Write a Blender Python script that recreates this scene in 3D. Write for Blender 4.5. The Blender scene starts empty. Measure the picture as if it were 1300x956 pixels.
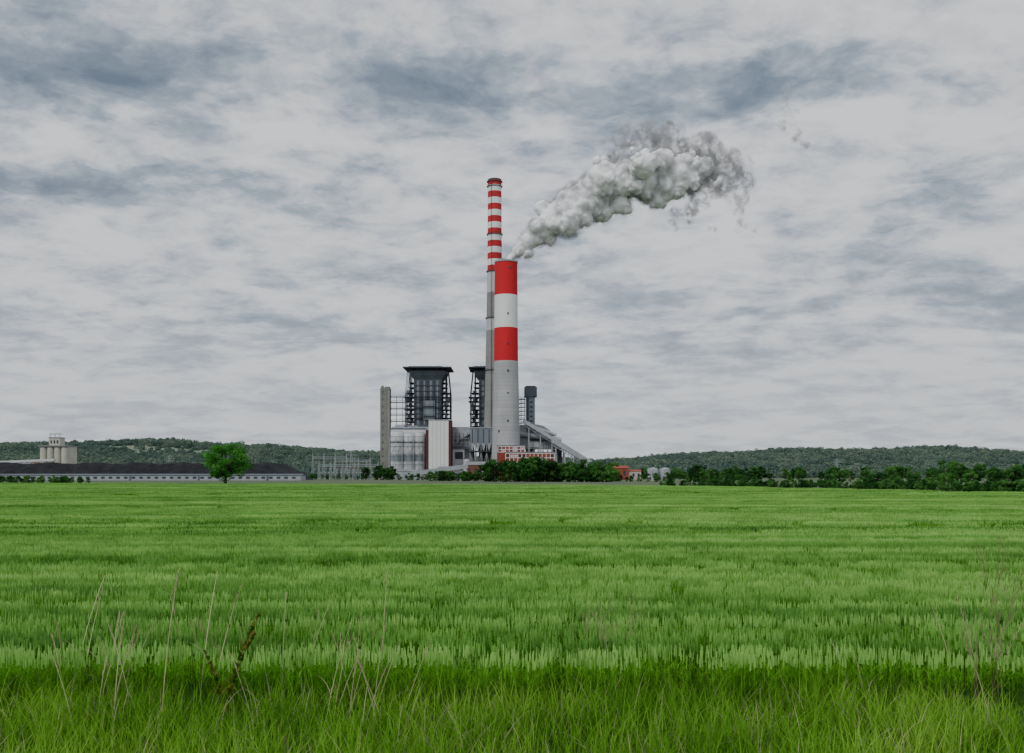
import bpy, math, random
import numpy as np
from mathutils import Vector
random.seed(7); rng=np.random.default_rng(7)
scene=bpy.context.scene
F=1264.0; HZ=605.0; CH=2.4
def K(Y): return Y/F
def wx(px,Y): return (px-650)*Y/F
def wz(py,Y): return (HZ-py)*Y/F+CH

# ---------------------------------------------------------------- materials
class NT:
    def __init__(s,nt): s.nt=nt; s.n=nt.nodes; s.l=nt.links
    def new(s,t,**kw):
        n=s.n.new(t)
        for k,v in kw.items(): setattr(n,k,v)
        return n
    def link(s,a,b): s.l.new(a,b)
    def setin(s,sock,v):
        if isinstance(v,bpy.types.NodeSocket): s.l.new(v,sock)
        else: sock.default_value=v
    def math(s,op,a,b=None,c=None,clamp=False):
        n=s.n.new('ShaderNodeMath'); n.operation=op; n.use_clamp=clamp
        s.setin(n.inputs[0],a)
        if b is not None: s.setin(n.inputs[1],b)
        if c is not None: s.setin(n.inputs[2],c)
        return n.outputs[0]
    def vmath(s,op,a,b=None):
        n=s.n.new('ShaderNodeVectorMath'); n.operation=op
        s.setin(n.inputs[0],a)
        if b is not None:
            if op=='SCALE': s.setin(n.inputs['Scale'],b)
            else: s.setin(n.inputs[1],b)
        return n
    def noise(s,vec,scale,detail=4,rough=0.5,dist=0.0):
        n=s.n.new('ShaderNodeTexNoise'); n.inputs['Scale'].default_value=scale
        n.inputs['Detail'].default_value=detail; n.inputs['Roughness'].default_value=rough
        n.inputs['Distortion'].default_value=dist
        if vec is not None: s.l.new(vec,n.inputs['Vector'])
        return n
    def mapping(s,vec,scale,rot=(0,0,0),loc=(0,0,0)):
        mp=s.n.new('ShaderNodeMapping'); mp.inputs['Scale'].default_value=scale; mp.inputs['Rotation'].default_value=rot; mp.inputs['Location'].default_value=loc
        s.l.new(vec,mp.inputs['Vector']); return mp.outputs[0]
    def ramp(s,fac,stops,interp='LINEAR'):
        n=s.n.new('ShaderNodeValToRGB'); cr=n.color_ramp; cr.interpolation=interp
        while len(cr.elements)<len(stops): cr.elements.new(0.5)
        for e,(p,c) in zip(cr.elements,stops):
            e.position=p; e.color=(*c,1) if len(c)==3 else c
        s.l.new(fac,n.inputs['Fac']); return n.outputs['Color']
    def mix(s,fac,a,b,bt='MIX'):
        n=s.n.new('ShaderNodeMix'); n.data_type='RGBA'; n.blend_type=bt
        s.setin(n.inputs[0],fac)
        s.setin(n.inputs[6],a if not isinstance(a,tuple) else (*a,1)); s.setin(n.inputs[7],b if not isinstance(b,tuple) else (*b,1))
        return n.outputs[2]

def newmat(name):
    m=bpy.data.materials.new(name); m.use_nodes=True
    t=NT(m.node_tree); t.n.clear()
    out=t.new('ShaderNodeOutputMaterial')
    return m,t,out

def surf(name,col,col2=None,scale=0.3,rough=0.85,stretch=(1,1,1),lo=0.35,hi=0.65,lines=None,metal=0.0):
    m,t,out=newmat(name)
    geo=t.new('ShaderNodeNewGeometry')
    n1=t.noise(t.mapping(geo.outputs['Position'],stretch),scale,5,0.6)
    col2=col2 or tuple(c*0.72 for c in col)
    c=t.ramp(n1.outputs['Fac'],[(lo,col2),(hi,col)])
    if lines:
        sp=t.new('ShaderNodeSeparateXYZ'); t.link(geo.outputs['Position'],sp.inputs[0])
        fr=t.math('FRACT',t.math('DIVIDE',sp.outputs[2],lines[0]))
        ln=t.math('LESS_THAN',fr,0.14)
        c=t.mix(t.math('MULTIPLY',ln,lines[1]),c,tuple(x*0.45 for x in col))
        cm=t.new('ShaderNodeCombineXYZ'); t.link(t.math('FLOOR',t.math('DIVIDE',sp.outputs[2],lines[0])),cm.inputs[2])
        w=t.new('ShaderNodeTexWhiteNoise'); w.noise_dimensions='3D'; t.link(cm.outputs[0],w.inputs['Vector'])
        c=t.mix(t.math('MULTIPLY',w.outputs['Value'],0.22),c,tuple(x*0.5 for x in col))
    b=t.new('ShaderNodeBsdfPrincipled'); b.inputs['Roughness'].default_value=rough
    b.inputs['Metallic'].default_value=metal
    b.inputs['Specular IOR Level'].default_value=0.25
    t.link(c,b.inputs['Base Color'])
    t.link(b.outputs[0],out.inputs[0])
    return m

def leafmat(name,stops,scale=0.5,stretch=(1,1,1),transl=0.3,rnd=0.25,fine=None,streak=None,hz=None):
    m,t,out=newmat(name)
    geo=t.new('ShaderNodeNewGeometry')
    n=t.noise(t.mapping(geo.outputs['Position'],stretch),scale,3,0.6)
    f=n.outputs['Fac']
    if fine:
        n2=t.noise(geo.outputs['Position'],fine,1,0.5)
        f=t.math('ADD',t.math('MULTIPLY',f,0.6),t.math('MULTIPLY',n2.outputs['Fac'],0.4))
    if streak:   # crop tone variation across the field, with tramline shade painted in as streaks
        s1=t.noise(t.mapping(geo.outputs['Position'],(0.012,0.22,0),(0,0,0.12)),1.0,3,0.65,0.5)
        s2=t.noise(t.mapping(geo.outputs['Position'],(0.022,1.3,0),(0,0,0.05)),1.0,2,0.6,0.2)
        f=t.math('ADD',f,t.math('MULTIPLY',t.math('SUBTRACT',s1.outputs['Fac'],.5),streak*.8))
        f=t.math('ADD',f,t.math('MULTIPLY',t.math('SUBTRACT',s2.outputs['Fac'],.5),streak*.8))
    oi=t.new('ShaderNodeObjectInfo')
    f=t.math('ADD',f,t.math('MULTIPLY',t.math('SUBTRACT',oi.outputs['Random'],0.5),rnd))
    c=t.ramp(f,stops)
    if hz:   # shade low among the stalks put into the colour, darker towards the ground
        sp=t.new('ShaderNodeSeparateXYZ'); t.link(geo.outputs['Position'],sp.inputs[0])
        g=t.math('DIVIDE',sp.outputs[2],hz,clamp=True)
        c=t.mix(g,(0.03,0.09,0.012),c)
    d=t.new('ShaderNodeBsdfDiffuse'); t.link(c,d.inputs[0])
    tr=t.new('ShaderNodeBsdfTranslucent'); t.link(c,tr.inputs[0])
    mx=t.new('ShaderNodeMixShader'); mx.inputs[0].default_value=transl
    t.link(d.outputs[0],mx.inputs[1]); t.link(tr.outputs[0],mx.inputs[2])
    t.link(mx.outputs[0],out.inputs[0])
    return m

M={}
M['red']=surf('red_paint',(0.60,0.022,0.032),(0.50,0.02,0.028),0.08,stretch=(1,1,0.3))
M['red2']=surf('red_paint_old',(0.52,0.035,0.04),(0.40,0.03,0.035),0.1)
M['white']=surf('white_paint',(0.82,0.82,0.81),(0.70,0.70,0.69),0.08,stretch=(1,1,0.25))
M['conc']=surf('concrete_light',(0.47,0.47,0.475),(0.37,0.37,0.38),0.12,stretch=(1,1,0.3),lines=(3.2,0.30))
M['conc_white']=surf('concrete_pale',(0.52,0.525,0.53),(0.45,0.45,0.46),0.12,stretch=(1,1,0.2))
M['conc_old']=surf('concrete_old',(0.30,0.30,0.29),(0.22,0.22,0.21),0.1,stretch=(1,1,0.2),lines=(5,0.15))
M['tan']=surf('concrete_tan',(0.25,0.245,0.22),(0.19,0.185,0.165),0.15,stretch=(1,1,0.3),lines=(4,0.25))
M['dark']=surf('dark_steel',(0.075,0.085,0.10),(0.045,0.05,0.06),0.4)
M['slate']=surf('slate_cladding',(0.13,0.15,0.175),(0.09,0.105,0.125),0.15,stretch=(1,1,0.2))
M['slate2']=surf('grey_cladding',(0.25,0.28,0.31),(0.18,0.205,0.23),0.15,stretch=(1,1,0.2))
M['steel']=surf('galvanised_steel',(0.42,0.44,0.46),(0.30,0.32,0.34),0.5)
M['cladw']=surf('white_cladding',(0.66,0.67,0.68),(0.55,0.56,0.575),0.12,stretch=(1,1,0.3),lines=(5.5,0.3))
M['cladg']=surf('light_grey_cladding',(0.40,0.42,0.44),(0.31,0.33,0.35),0.2,stretch=(1,1,0.3),lines=(3.4,0.3))
M['cream']=surf('cream_cladding',(0.76,0.76,0.73),(0.70,0.70,0.67),0.1)
M['maroon']=surf('maroon_cladding',(0.12,0.035,0.04),(0.09,0.03,0.03),0.1)
M['glass']=surf('window_glass',(0.05,0.06,0.075),(0.03,0.035,0.045),0.4,rough=0.25)
M['brick']=surf('red_brick',(0.32,0.075,0.05),(0.22,0.055,0.04),0.4)
M['rust']=surf('brown_cladding',(0.20,0.085,0.06),(0.14,0.06,0.045),0.4)
M['roof']=surf('roof_sheet',(0.26,0.27,0.28),(0.19,0.20,0.21),0.3)
M['tile']=surf('roof_tile',(0.34,0.09,0.055),(0.24,0.07,0.045),0.4)
M['beige']=surf('beige_render',(0.52,0.50,0.43),(0.42,0.40,0.35),0.1)
M['coal']=surf('coal',(0.022,0.023,0.027),(0.010,0.010,0.012),0.25,rough=0.95)
M['bark']=surf('bark',(0.07,0.055,0.04),(0.04,0.03,0.025),3)

# ---------------------------------------------------------------- mesh builder
class MB:
    def __init__(s): s.v=[]; s.f=[]; s.m=[]; s.mats=[]
    def mi(s,mat):
        if mat not in s.mats: s.mats.append(mat)
        return s.mats.index(mat)
    def box(s,x0,x1,y0,y1,z0,z1,mat):
        b=len(s.v); i=s.mi(mat)
        s.v+=[(x0,y0,z0),(x1,y0,z0),(x1,y1,z0),(x0,y1,z0),(x0,y0,z1),(x1,y0,z1),(x1,y1,z1),(x0,y1,z1)]
        for q in [(0,3,2,1),(4,5,6,7),(0,1,5,4),(1,2,6,5),(2,3,7,6),(3,0,4,7)]:
            s.f.append(tuple(b+k for k in q)); s.m.append(i)
    def prism(s,pts,y0,y1,mat):
        b=len(s.v); n=len(pts); i=s.mi(mat)
        s.v+=[(x,y0,z) for x,z in pts]+[(x,y1,z) for x,z in pts]
        s.f.append(tuple(b+k for k in range(n))); s.m.append(i)
        s.f.append(tuple(b+n+k for k in reversed(range(n)))); s.m.append(i)
        for k in range(n):
            j=(k+1)%n; s.f.append((b+k,b+n+k,b+n+j,b+j)); s.m.append(i)
    def beam(s,p,q,r,mat,n=4):
        p=Vector(p); q=Vector(q); d=(q-p)
        if d.length<1e-6: return
        d.normalize(); a=d.orthogonal().normalized(); c=d.cross(a)
        b=len(s.v); i=s.mi(mat); r0,r1=(r if isinstance(r,tuple) else (r,r))
        for pt,rr in ((p,r0),(q,r1)):
            for k in range(n):
                th=2*math.pi*(k+0.5)/n
                s.v.append(tuple(pt+a*math.cos(th)*rr+c*math.sin(th)*rr))
        for k in range(n):
            j=(k+1)%n; s.f.append((b+k,b+j,b+n+j,b+n+k)); s.m.append(i)
        s.f.append(tuple(b+k for k in reversed(range(n)))); s.m.append(i)
        s.f.append(tuple(b+n+k for k in range(n))); s.m.append(i)
    def lathe(s,cx,cy,prof,mat,n=48,cap=True):
        b=len(s.v); m=len(prof)
        for pr in prof:
            for k in range(n):
                th=2*math.pi*k/n; s.v.append((cx+pr[1]*math.cos(th),cy+pr[1]*math.sin(th),pr[0]))
        for a in range(m-1):
            mt=prof[a][2] if len(prof[a])>2 else mat; i=s.mi(mt)
            for k in range(n):
                j=(k+1)%n; s.f.append((b+a*n+k,b+a*n+j,b+(a+1)*n+j,b+(a+1)*n+k)); s.m.append(i)
        if cap:
            s.f.append(tuple(b+(m-1)*n+k for k in range(n))); s.m.append(s.mi(mat))
    def obj(s,name,parent=None,smooth=False,coll=None):
        me=bpy.data.meshes.new(name); me.from_pydata(s.v,[],s.f)
        for mt in s.mats: me.materials.append(M[mt] if isinstance(mt,str) else mt)
        me.polygons.foreach_set('material_index',s.m)
        if smooth: me.polygons.foreach_set('use_smooth',[True]*len(me.polygons))
        me.update()
        o=bpy.data.objects.new(name,me); (coll or scene.collection).objects.link(o)
        if parent: o.parent=parent
        return o
def empty(name,loc=(0,0,0)):
    o=bpy.data.objects.new(name,None); scene.collection.objects.link(o); return o

# ---------------------------------------------------------------- camera / light / sky
cam=bpy.data.cameras.new('camera'); co=bpy.data.objects.new('camera',cam); scene.collection.objects.link(co)
cam.sensor_width=36; cam.sensor_fit='HORIZONTAL'; cam.lens=36*F/1300; cam.clip_end=30000; cam.clip_start=0.1
cam.shift_y=(HZ-478)/1300
co.location=(0,0,CH); co.rotation_euler=(math.pi/2,0,0); scene.camera=co

SE,SAZ=math.radians(43),math.radians(213)
sd=Vector((math.sin(SAZ)*math.cos(SE),math.cos(SAZ)*math.cos(SE),math.sin(SE)))
sun=bpy.data.lights.new('sun','SUN'); sun.energy=1.5; sun.angle=math.radians(14); sun.color=(1,0.975,0.94)
so=bpy.data.objects.new('sun',sun); scene.collection.objects.link(so); so.location=(0,0,300)
so.rotation_euler=sd.to_track_quat('Z','Y').to_euler()

w=bpy.data.worlds.new('sky'); scene.world=w; w.use_nodes=True
t=NT(w.node_tree); t.n.clear()
out=t.new('ShaderNodeOutputWorld'); bg=t.new('ShaderNodeBackground'); bg.inputs['Strength'].default_value=0.115
t.link(bg.outputs[0],out.inputs[0])
sky=t.new('ShaderNodeTexSky'); sky.sky_type='NISHITA'; sky.sun_disc=False; sky.sun_elevation=SE; sky.sun_rotation=SAZ
tc=t.new('ShaderNodeTexCoord'); sp=t.new('ShaderNodeSeparateXYZ'); t.link(tc.outputs['Generated'],sp.inputs[0])
ZO=0.17
zc=t.math('MAXIMUM',sp.outputs[2],0.0)
zz=t.math('ADD',zc,ZO)
cb=t.new('ShaderNodeCombineXYZ'); t.link(t.math('DIVIDE',sp.outputs[0],zz),cb.inputs[0]); t.link(t.math('DIVIDE',sp.outputs[1],zz),cb.inputs[1])
P=cb.outputs[0]
def pp(px,py):
    v=Vector(((px-650)/F,1,(HZ-py)/F)).normalized(); return v.x/(v.z+ZO), v.y/(v.z+ZO)
wn=t.noise(P,2.2,5,0.62)
warp=t.vmath('SCALE',t.vmath('SUBTRACT',wn.outputs['Color'],(0.5,0.5,0.5)).outputs[0],0.55).outputs[0]
PW=t.vmath('ADD',P,warp).outputs[0]
P2=t.vmath('ADD',P,t.vmath('SCALE',warp,0.35).outputs[0]).outputs[0]
Q=t.mapping(P2,(0.9,1.0,1),(0,0,0.10),(3.1,1.7,0.4))
nA=t.noise(Q,2.6,8,0.56,0.1)
nB=t.noise(Q,8.0,6,0.62,0.1)
dv=t.math('ADD',t.math('MULTIPLY',t.math('SUBTRACT',nA.outputs['Fac'],.5),2.5),t.math('MULTIPLY',t.math('SUBTRACT',nB.outputs['Fac'],.5),1.8))
acc=t.math('ADD',dv,0.60)
blobs=[(310,90,260,48,-.36),(60,120,130,55,-.22),(90,245,170,32,-.22),(620,85,150,28,-.28),(470,215,80,20,-.2),(330,150,110,20,-.12),
 (890,92,130,24,-.38),(1200,130,90,40,-.26),(300,390,240,22,-.11),(860,375,200,18,-.09),(1130,345,160,20,-.1),(60,30,120,20,-.12),(760,125,70,22,-.22),(1000,105,60,18,-.2),(560,150,60,18,-.12),
 (450,180,130,22,.16),(140,185,80,14,.18),(700,22,150,28,.16),(1080,50,120,22,.18),(1060,230,190,35,.10),(110,320,180,28,.10),(450,20,130,16,.12),(560,280,120,25,.07),(330,48,60,12,.14)]
for (bx,by,rx,ry,a) in blobs:
    cx,cy=pp(bx,by); sx=abs(pp(bx+rx,by)[0]-cx); sy=abs(pp(bx,by-ry)[1]-pp(bx,by+ry)[1])/2
    m=t.new('ShaderNodeVectorMath',operation='SUBTRACT'); t.link(PW,m.inputs[0]); m.inputs[1].default_value=(cx,cy,0)
    m2=t.vmath('MULTIPLY',m.outputs[0],(1/sx,1/sy,0))
    ln=t.vmath('DOT_PRODUCT',m2.outputs[0],m2.outputs[0]).outputs['Value']
    g=t.math('POWER',2.718,t.math('MULTIPLY',ln,-0.8))
    acc=t.math('ADD',acc,t.math('MULTIPLY',g,a))
acc=t.math('MULTIPLY',t.math('ADD',acc,0.35),0.7407)
def rp(x): return (x+.35)*.7407
cl=t.ramp(acc,[(rp(-.32),(0.14,0.18,0.24)),(rp(.05),(0.22,0.275,0.35)),(rp(.32),(0.355,0.42,0.50)),(rp(.50),(0.54,0.59,0.655)),(rp(.64),(0.68,0.715,0.76)),(rp(.90),(0.84,0.86,0.88))],'LINEAR')
hz=t.ramp(zc,[(0.0,(1,1,1)),(0.06,(.85,.85,.85)),(0.16,(0.3,)*3),(0.30,(0,0,0))],'EASE')
cl=t.mix(t.math('MULTIPLY',hz,0.70),cl,(0.60,0.64,0.69))
cl10=t.vmath('SCALE',cl,10.0).outputs[0]
fin=t.mix(0.95,sky.outputs[0],cl10)
t.link(fin,bg.inputs['Color'])

# ---------------------------------------------------------------- GN scatter
def protocol(name,objs):
    c=bpy.data.collections.new(name)
    for o in objs:
        for cc in list(o.users_collection): cc.objects.unlink(o)
        c.objects.link(o)
    return c
def scatter(name,pts,rot,scl,coll,nproto):
    n=len(pts)
    me=bpy.data.meshes.new(name); me.vertices.add(n); me.vertices.foreach_set('co',np.asarray(pts,dtype=np.float32).ravel())
    for nm,arr in (('rz',rot),('sc',scl)):
        a=me.attributes.new(nm,'FLOAT','POINT'); a.data.foreach_set('value',np.asarray(arr,dtype=np.float32))
    a=me.attributes.new('pi','INT','POINT'); a.data.foreach_set('value',rng.integers(0,nproto,n).astype(np.int32))
    me.update()
    o=bpy.data.objects.new(name,me); scene.collection.objects.link(o)
    g=bpy.data.node_groups.new(name+'_gn','GeometryNodeTree')
    g.interface.new_socket('Geometry',in_out='INPUT',socket_type='NodeSocketGeometry')
    g.interface.new_socket('Geometry',in_out='OUTPUT',socket_type='NodeSocketGeometry')
    gi=g.nodes.new('NodeGroupInput'); go=g.nodes.new('NodeGroupOutput')
    ip=g.nodes.new('GeometryNodeInstanceOnPoints'); ci=g.nodes.new('GeometryNodeCollectionInfo')
    ci.inputs['Collection'].default_value=coll; ci.inputs['Separate Children'].default_value=True; ci.inputs['Reset Children'].default_value=True
    def na(nm,ty):
        x=g.nodes.new('GeometryNodeInputNamedAttribute'); x.data_type=ty; x.inputs['Name'].default_value=nm
        return [q for q in x.outputs if q.enabled][0]
    cx=g.nodes.new('ShaderNodeCombineXYZ'); g.links.new(na('rz','FLOAT'),cx.inputs[2])
    g.links.new(gi.outputs[0],ip.inputs['Points']); g.links.new(ci.outputs[0],ip.inputs['Instance'])
    ip.inputs['Pick Instance'].default_value=True
    g.links.new(na('pi','INT'),ip.inputs['Instance Index'])
    g.links.new(cx.outputs[0],ip.inputs['Rotation']); g.links.new(na('sc','FLOAT'),ip.inputs['Scale'])
    g.links.new(ip.outputs[0],go.inputs[0])
    md=o.modifiers.new('scatter','NODES'); md.node_group=g
    return o

# ---------------------------------------------------------------- ground
def sheet(name,pts,z,mat):
    me=bpy.data.meshes.new(name); me.from_pydata([(x,y,z) for x,y in pts],[],[tuple(range(len(pts)))])
    me.materials.append(mat); o=bpy.data.objects.new(name,me); scene.collection.objects.link(o); return o
gm=surf('grassland',(0.11,0.14,0.07),(0.08,0.11,0.055),0.02,rough=1)
fm=surf('field_soil',(0.06,0.13,0.025),(0.04,0.09,0.02),0.6,rough=1)
sheet('ground',[(-9000,-300),(9000,-300),(9000,12000),(-9000,12000)],0,gm)
edge=[(-260,300),(-150,292),(-60,262),(0,235),(35,200),(61,118),(85,40),(100,-20)]
sheet('field_ground',[(-260,-20)]+[(x,y) for x,y in reversed(edge)],0.004,fm)
ex=np.array([e[0] for e in edge],float); ey=np.array([e[1] for e in edge],float)
def fedge(x): return np.interp(x,ex,ey)

def blade(V,Fc,Mi,x,y,z,az,L,wd,bend,lean,seg,mat,tipw=0.1,ang=None):
    b=len(V); px,py,pz=x,y,z; ca,sa=math.cos(az),math.sin(az)
    wa=az+math.pi/2 if ang is None else ang
    wx_,wy_=math.cos(wa),math.sin(wa); st=L/seg
    for k in range(seg+1):
        tt=k/seg; ww=wd*0.5*(1-(1-tipw)*tt**1.5)
        V.append((px-wx_*ww,py-wy_*ww,pz)); V.append((px+wx_*ww,py+wy_*ww,pz))
        th=lean+bend*tt
        px+=ca*math.sin(th)*st; py+=sa*math.sin(th)*st; pz+=math.cos(th)*st
    for k in range(seg):
        q=b+2*k; Fc.append((q,q+1,q+3,q+2)); Mi.append(mat)
def mk(name,V,Fc,Mi,mats):
    me=bpy.data.meshes.new(name); me.from_pydata(V,[],Fc)
    for m in mats: me.materials.append(m)
    me.polygons.foreach_set('material_index',Mi); me.update()
    return bpy.data.objects.new(name,me)
G0=(0.038,0.135,0.014); G1=(0.085,0.275,0.02); G2=(0.165,0.43,0.034); G3=(0.27,0.56,0.07)
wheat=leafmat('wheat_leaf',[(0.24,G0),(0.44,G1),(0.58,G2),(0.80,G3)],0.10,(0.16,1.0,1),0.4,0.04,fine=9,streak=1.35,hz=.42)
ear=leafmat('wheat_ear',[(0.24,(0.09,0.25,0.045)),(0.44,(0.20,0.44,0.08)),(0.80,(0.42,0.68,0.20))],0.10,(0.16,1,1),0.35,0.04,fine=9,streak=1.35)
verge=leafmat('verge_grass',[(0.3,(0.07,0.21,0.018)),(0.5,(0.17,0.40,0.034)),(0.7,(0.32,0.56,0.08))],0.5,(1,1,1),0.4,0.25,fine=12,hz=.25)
dry=leafmat('dry_straw',[(0.3,(0.36,0.31,0.17)),(0.7,(0.60,0.54,0.33))],2,(1,1,1),0.3,0.2)
def wheat_patch(name,size,n,wd,seg,earw):
    V=[];Fc=[];Mi=[]
    for i in range(n):
        x=(random.random()-.5)*size; y=(random.random()-.5)*size
        H=random.gauss(0.53,0.025); a=random.random()*6.283
        blade(V,Fc,Mi,x,y,0.05,a,H-0.05,wd*0.4,random.uniform(0,.12),random.uniform(0,.05),1,0,0.7)
        for k in range(3):
            z=H*random.uniform(0.45,0.84); L=random.uniform(0.10,0.19)
            blade(V,Fc,Mi,x,y,z,random.random()*6.283,L,wd,random.uniform(0.9,2.2),random.uniform(0.4,0.9),seg,0,0.15)
        blade(V,Fc,Mi,x,y,H-0.03,a,0.095,earw,0.15,0.05,1,1,0.5,ang=random.uniform(-.5,.5))
    return mk(name,V,Fc,Mi,[wheat,ear])
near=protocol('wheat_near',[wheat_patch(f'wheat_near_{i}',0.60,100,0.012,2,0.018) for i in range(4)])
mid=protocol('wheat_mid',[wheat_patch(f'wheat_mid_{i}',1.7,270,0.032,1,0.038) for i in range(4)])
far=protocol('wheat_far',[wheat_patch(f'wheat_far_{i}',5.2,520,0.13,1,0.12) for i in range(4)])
def fieldpts(y0,y1,st,size):
    P=[]
    y=y0
    while y<y1:
        hw=0.56*y+4; n=int(2*hw/st)
        xs=np.linspace(-hw,hw,n)+rng.uniform(-.3,.3,n)*st
        ys=y+rng.uniform(-.3,.3,n)*st
        P.append(np.stack([xs,ys],1)); y+=st
    P=np.concatenate(P); k=P[:,1]<fedge(P[:,0])-size*0.4; return P[k]
def tram(P,w=.3):
    yy=P[:,1]+6*np.sin(P[:,0]/70.0)+0.02*P[:,0]; r=np.mod(yy-2,18.0)
    return (np.abs(r-1.0)<w)|(np.abs(r-3.0)<w)
for nm,coll,y0,y1,st,size in (('near',near,10.2,32,0.52,0.6),('mid',mid,32,95,1.4,1.8),('far',far,95,300,4.5,5.6)):
    p=fieldpts(y0,y1,st,size)
    sc=1+0.04*np.sin(p[:,0]*0.11+1.3*np.sin(p[:,1]*.3))*np.sin(p[:,1]*0.45+p[:,0]*0.02)+rng.uniform(-.04,.04,len(p))
    if nm=='near': sc=sc*np.where(tram(p),0.72,1)
    if nm=='mid': sc=sc*np.where(tram(p,.5),0.62,1)
    if nm=='far': sc=sc*np.where(tram(p,1.4),0.72,1)
    pts=np.column_stack([p,np.zeros(len(p))])
    scatter('wheat_field',pts,rng.uniform(0,6.28,len(p)),sc,coll,4)

# verge grass
def grass_patch(name):
    V=[];Fc=[];Mi=[]
    for i in range(170):
        x=(random.random()-.5)*.7; y=(random.random()-.5)*.7
        L=random.uniform(0.20,0.60)
        blade(V,Fc,Mi,x,y,0,random.random()*6.283,L,random.uniform(.005,.012),random.uniform(0.3,1.7),random.uniform(0.0,0.4),4,1 if random.random()<.04 else 0,0.1)
    return mk(name,V,Fc,Mi,[verge,dry])
gp=protocol('verge_patches',[grass_patch(f'verge_patch_{i}') for i in range(5)])
P=[]
for y in np.arange(3.6,14.0,0.42):
    hw=.56*y+1.5; n=int(2*hw/.42); xs=np.linspace(-hw,hw,n)+rng.uniform(-.2,.2,n); ys=y+rng.uniform(-.2,.2,n)
    keep=rng.random(n)<np.clip((11.0+0.7*np.sin(xs*0.9)+.5*np.sin(xs*2.3)-ys)/1.2,0.03,1)
    P.append(np.stack([xs,ys,0*xs],1)[keep])
P=np.concatenate(P)
scatter('verge_grass',P,rng.uniform(0,6.28,len(P)),rng.uniform(.75,1.1,len(P)),gp,5)
def straw(name):
    V=[];Fc=[];Mi=[]
    for s_ in range(random.randint(1,2)):
        az=random.choice([0.1,0.4,-0.3,3.0,3.4,1.2]); H=random.uniform(.7,1.15); le=random.uniform(0,.3); be=random.uniform(.1,.5)
        x=random.gauss(0,.05);y=random.gauss(0,.05)
        blade(V,Fc,Mi,x,y,0,az,H,.0075,be,le,6,0,.5,ang=random.choice([0,0.3,-0.3]))
        px,py,pz=(np.array(V[-1])+np.array(V[-2]))/2
        if random.random()<.65:
            for k in range(18):
                q=-random.random()*.18; th=le+be
                cx_=px+math.cos(az)*math.sin(th)*q; cy_=py+math.sin(az)*math.sin(th)*q; cz_=pz+math.cos(th)*q
                blade(V,Fc,Mi,cx_,cy_,cz_,az+random.uniform(-.6,.6),random.uniform(.02,.045),.006,.3,th+random.uniform(-.5,.5),1,0,.5)
        if random.random()<.5:
            blade(V,Fc,Mi,x,y,H*.35,random.random()*6.28,.28,.009,1.2,.4,4,0,.1)
    return mk(name,V,Fc,Mi,[dry])
dg=protocol('straw_tufts',[straw(f'straw_{i}') for i in range(8)])
P=[];S=[]
def addst(px,py,spread,n,smin=.8,smax=1.2):
    for i in range(n):
        q=px+random.gauss(0,spread); Y=random.uniform(8.8,11.2)
        P.append((wx(q,Y),Y,0)); S.append(random.uniform(smin,smax))
for a in [(60,0,45,6,1,1.4),(135,0,10,3,1.2,1.6),(180,0,20,3,1.1,1.5),(255,0,10,3,1.2,1.5),(440,0,22,10,.9,1.2),(500,0,18,6,.9,1.2),(380,0,40,4,.8,1.1),(780,0,35,3,.7,.9),(1255,0,14,5,1.1,1.35),(1100,0,60,2,.7,1)]: addst(*a)
scatter('dry_grass',np.array(P),rng.uniform(-.6,.6,len(P)),np.array(S),dg,8)

def shrub(name,x,y,H,spread,n,mat,r0=.003):
    mb=MB()
    def br(p,d,L,r,dep):
        q=p+d*L; mb.beam(tuple(p),tuple(q),(r,r*.65),mat,3)
        if dep==0: return
        for k in range(random.choice([1,2,3])):
            nd=(d+Vector((random.gauss(0,.25),random.gauss(0,.25),random.gauss(.08,.12)))).normalized()
            br(p+d*L*random.uniform(.6,1),nd,L*random.uniform(.5,.8),r*.7,dep-1)
    for i in range(n):
        d=Vector((random.gauss(0,spread),random.gauss(0,spread),1)).normalized()
        br(Vector((x+random.gauss(0,.06),y+random.gauss(0,.06),0)),d,H*.42,r0,4)
    return mb.obj(name)
M['twig']=surf('dry_twig',(0.34,0.25,0.16),(0.22,0.16,0.11),6)
shrub('dry_shrub',wx(775,11.2),11.2,1.15,.25,12,'twig',.003)
shrub('dry_shrub',wx(1262,10.3),10.3,1.85,.05,4,'twig',.0048)
shrub('dry_shrub',wx(1250,10.0),10.0,1.2,.14,4,'twig',.0034)
shrub('dry_shrub',wx(305,10.6),10.6,1.1,.25,2,'twig',.0034)
dk=leafmat('dock_leaf',[(0.35,(0.07,0.15,0.02)),(0.5,(0.16,0.18,0.03)),(0.65,(0.30,0.13,0.05))],9,(1,1,1),.3,.1)
V=[];Fc=[];Mi=[]
bx,by=wx(285,9.6),9.6
for s_ in range(3):
    az=[0.1,0.3,2.8][s_]; H=[1.2,.92,.75][s_]; le=.12
    blade(V,Fc,Mi,bx,by,0,az,H,.012,.45,le,8,0,.5,ang=0)
    sp_=[((V[-18+2*k][0]+V[-17+2*k][0])/2,V[-18+2*k][1],V[-18+2*k][2]) for k in range(9)]
    for k in range(60):
        f=random.uniform(.25,1)*8; i=min(int(f),7); g=f-i
        a=[sp_[i][j]*(1-g)+sp_[i+1][j]*g for j in range(3)]
        blade(V,Fc,Mi,a[0],a[1],a[2],random.random()*6.283,random.uniform(.06,.15)*(1.3-f/9),random.uniform(.022,.045),random.uniform(.2,1.2),random.uniform(.3,.9),3,0,.1)
o=mk('dock_weed',V,Fc,Mi,[dk]); scene.collection.objects.link(o)

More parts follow.
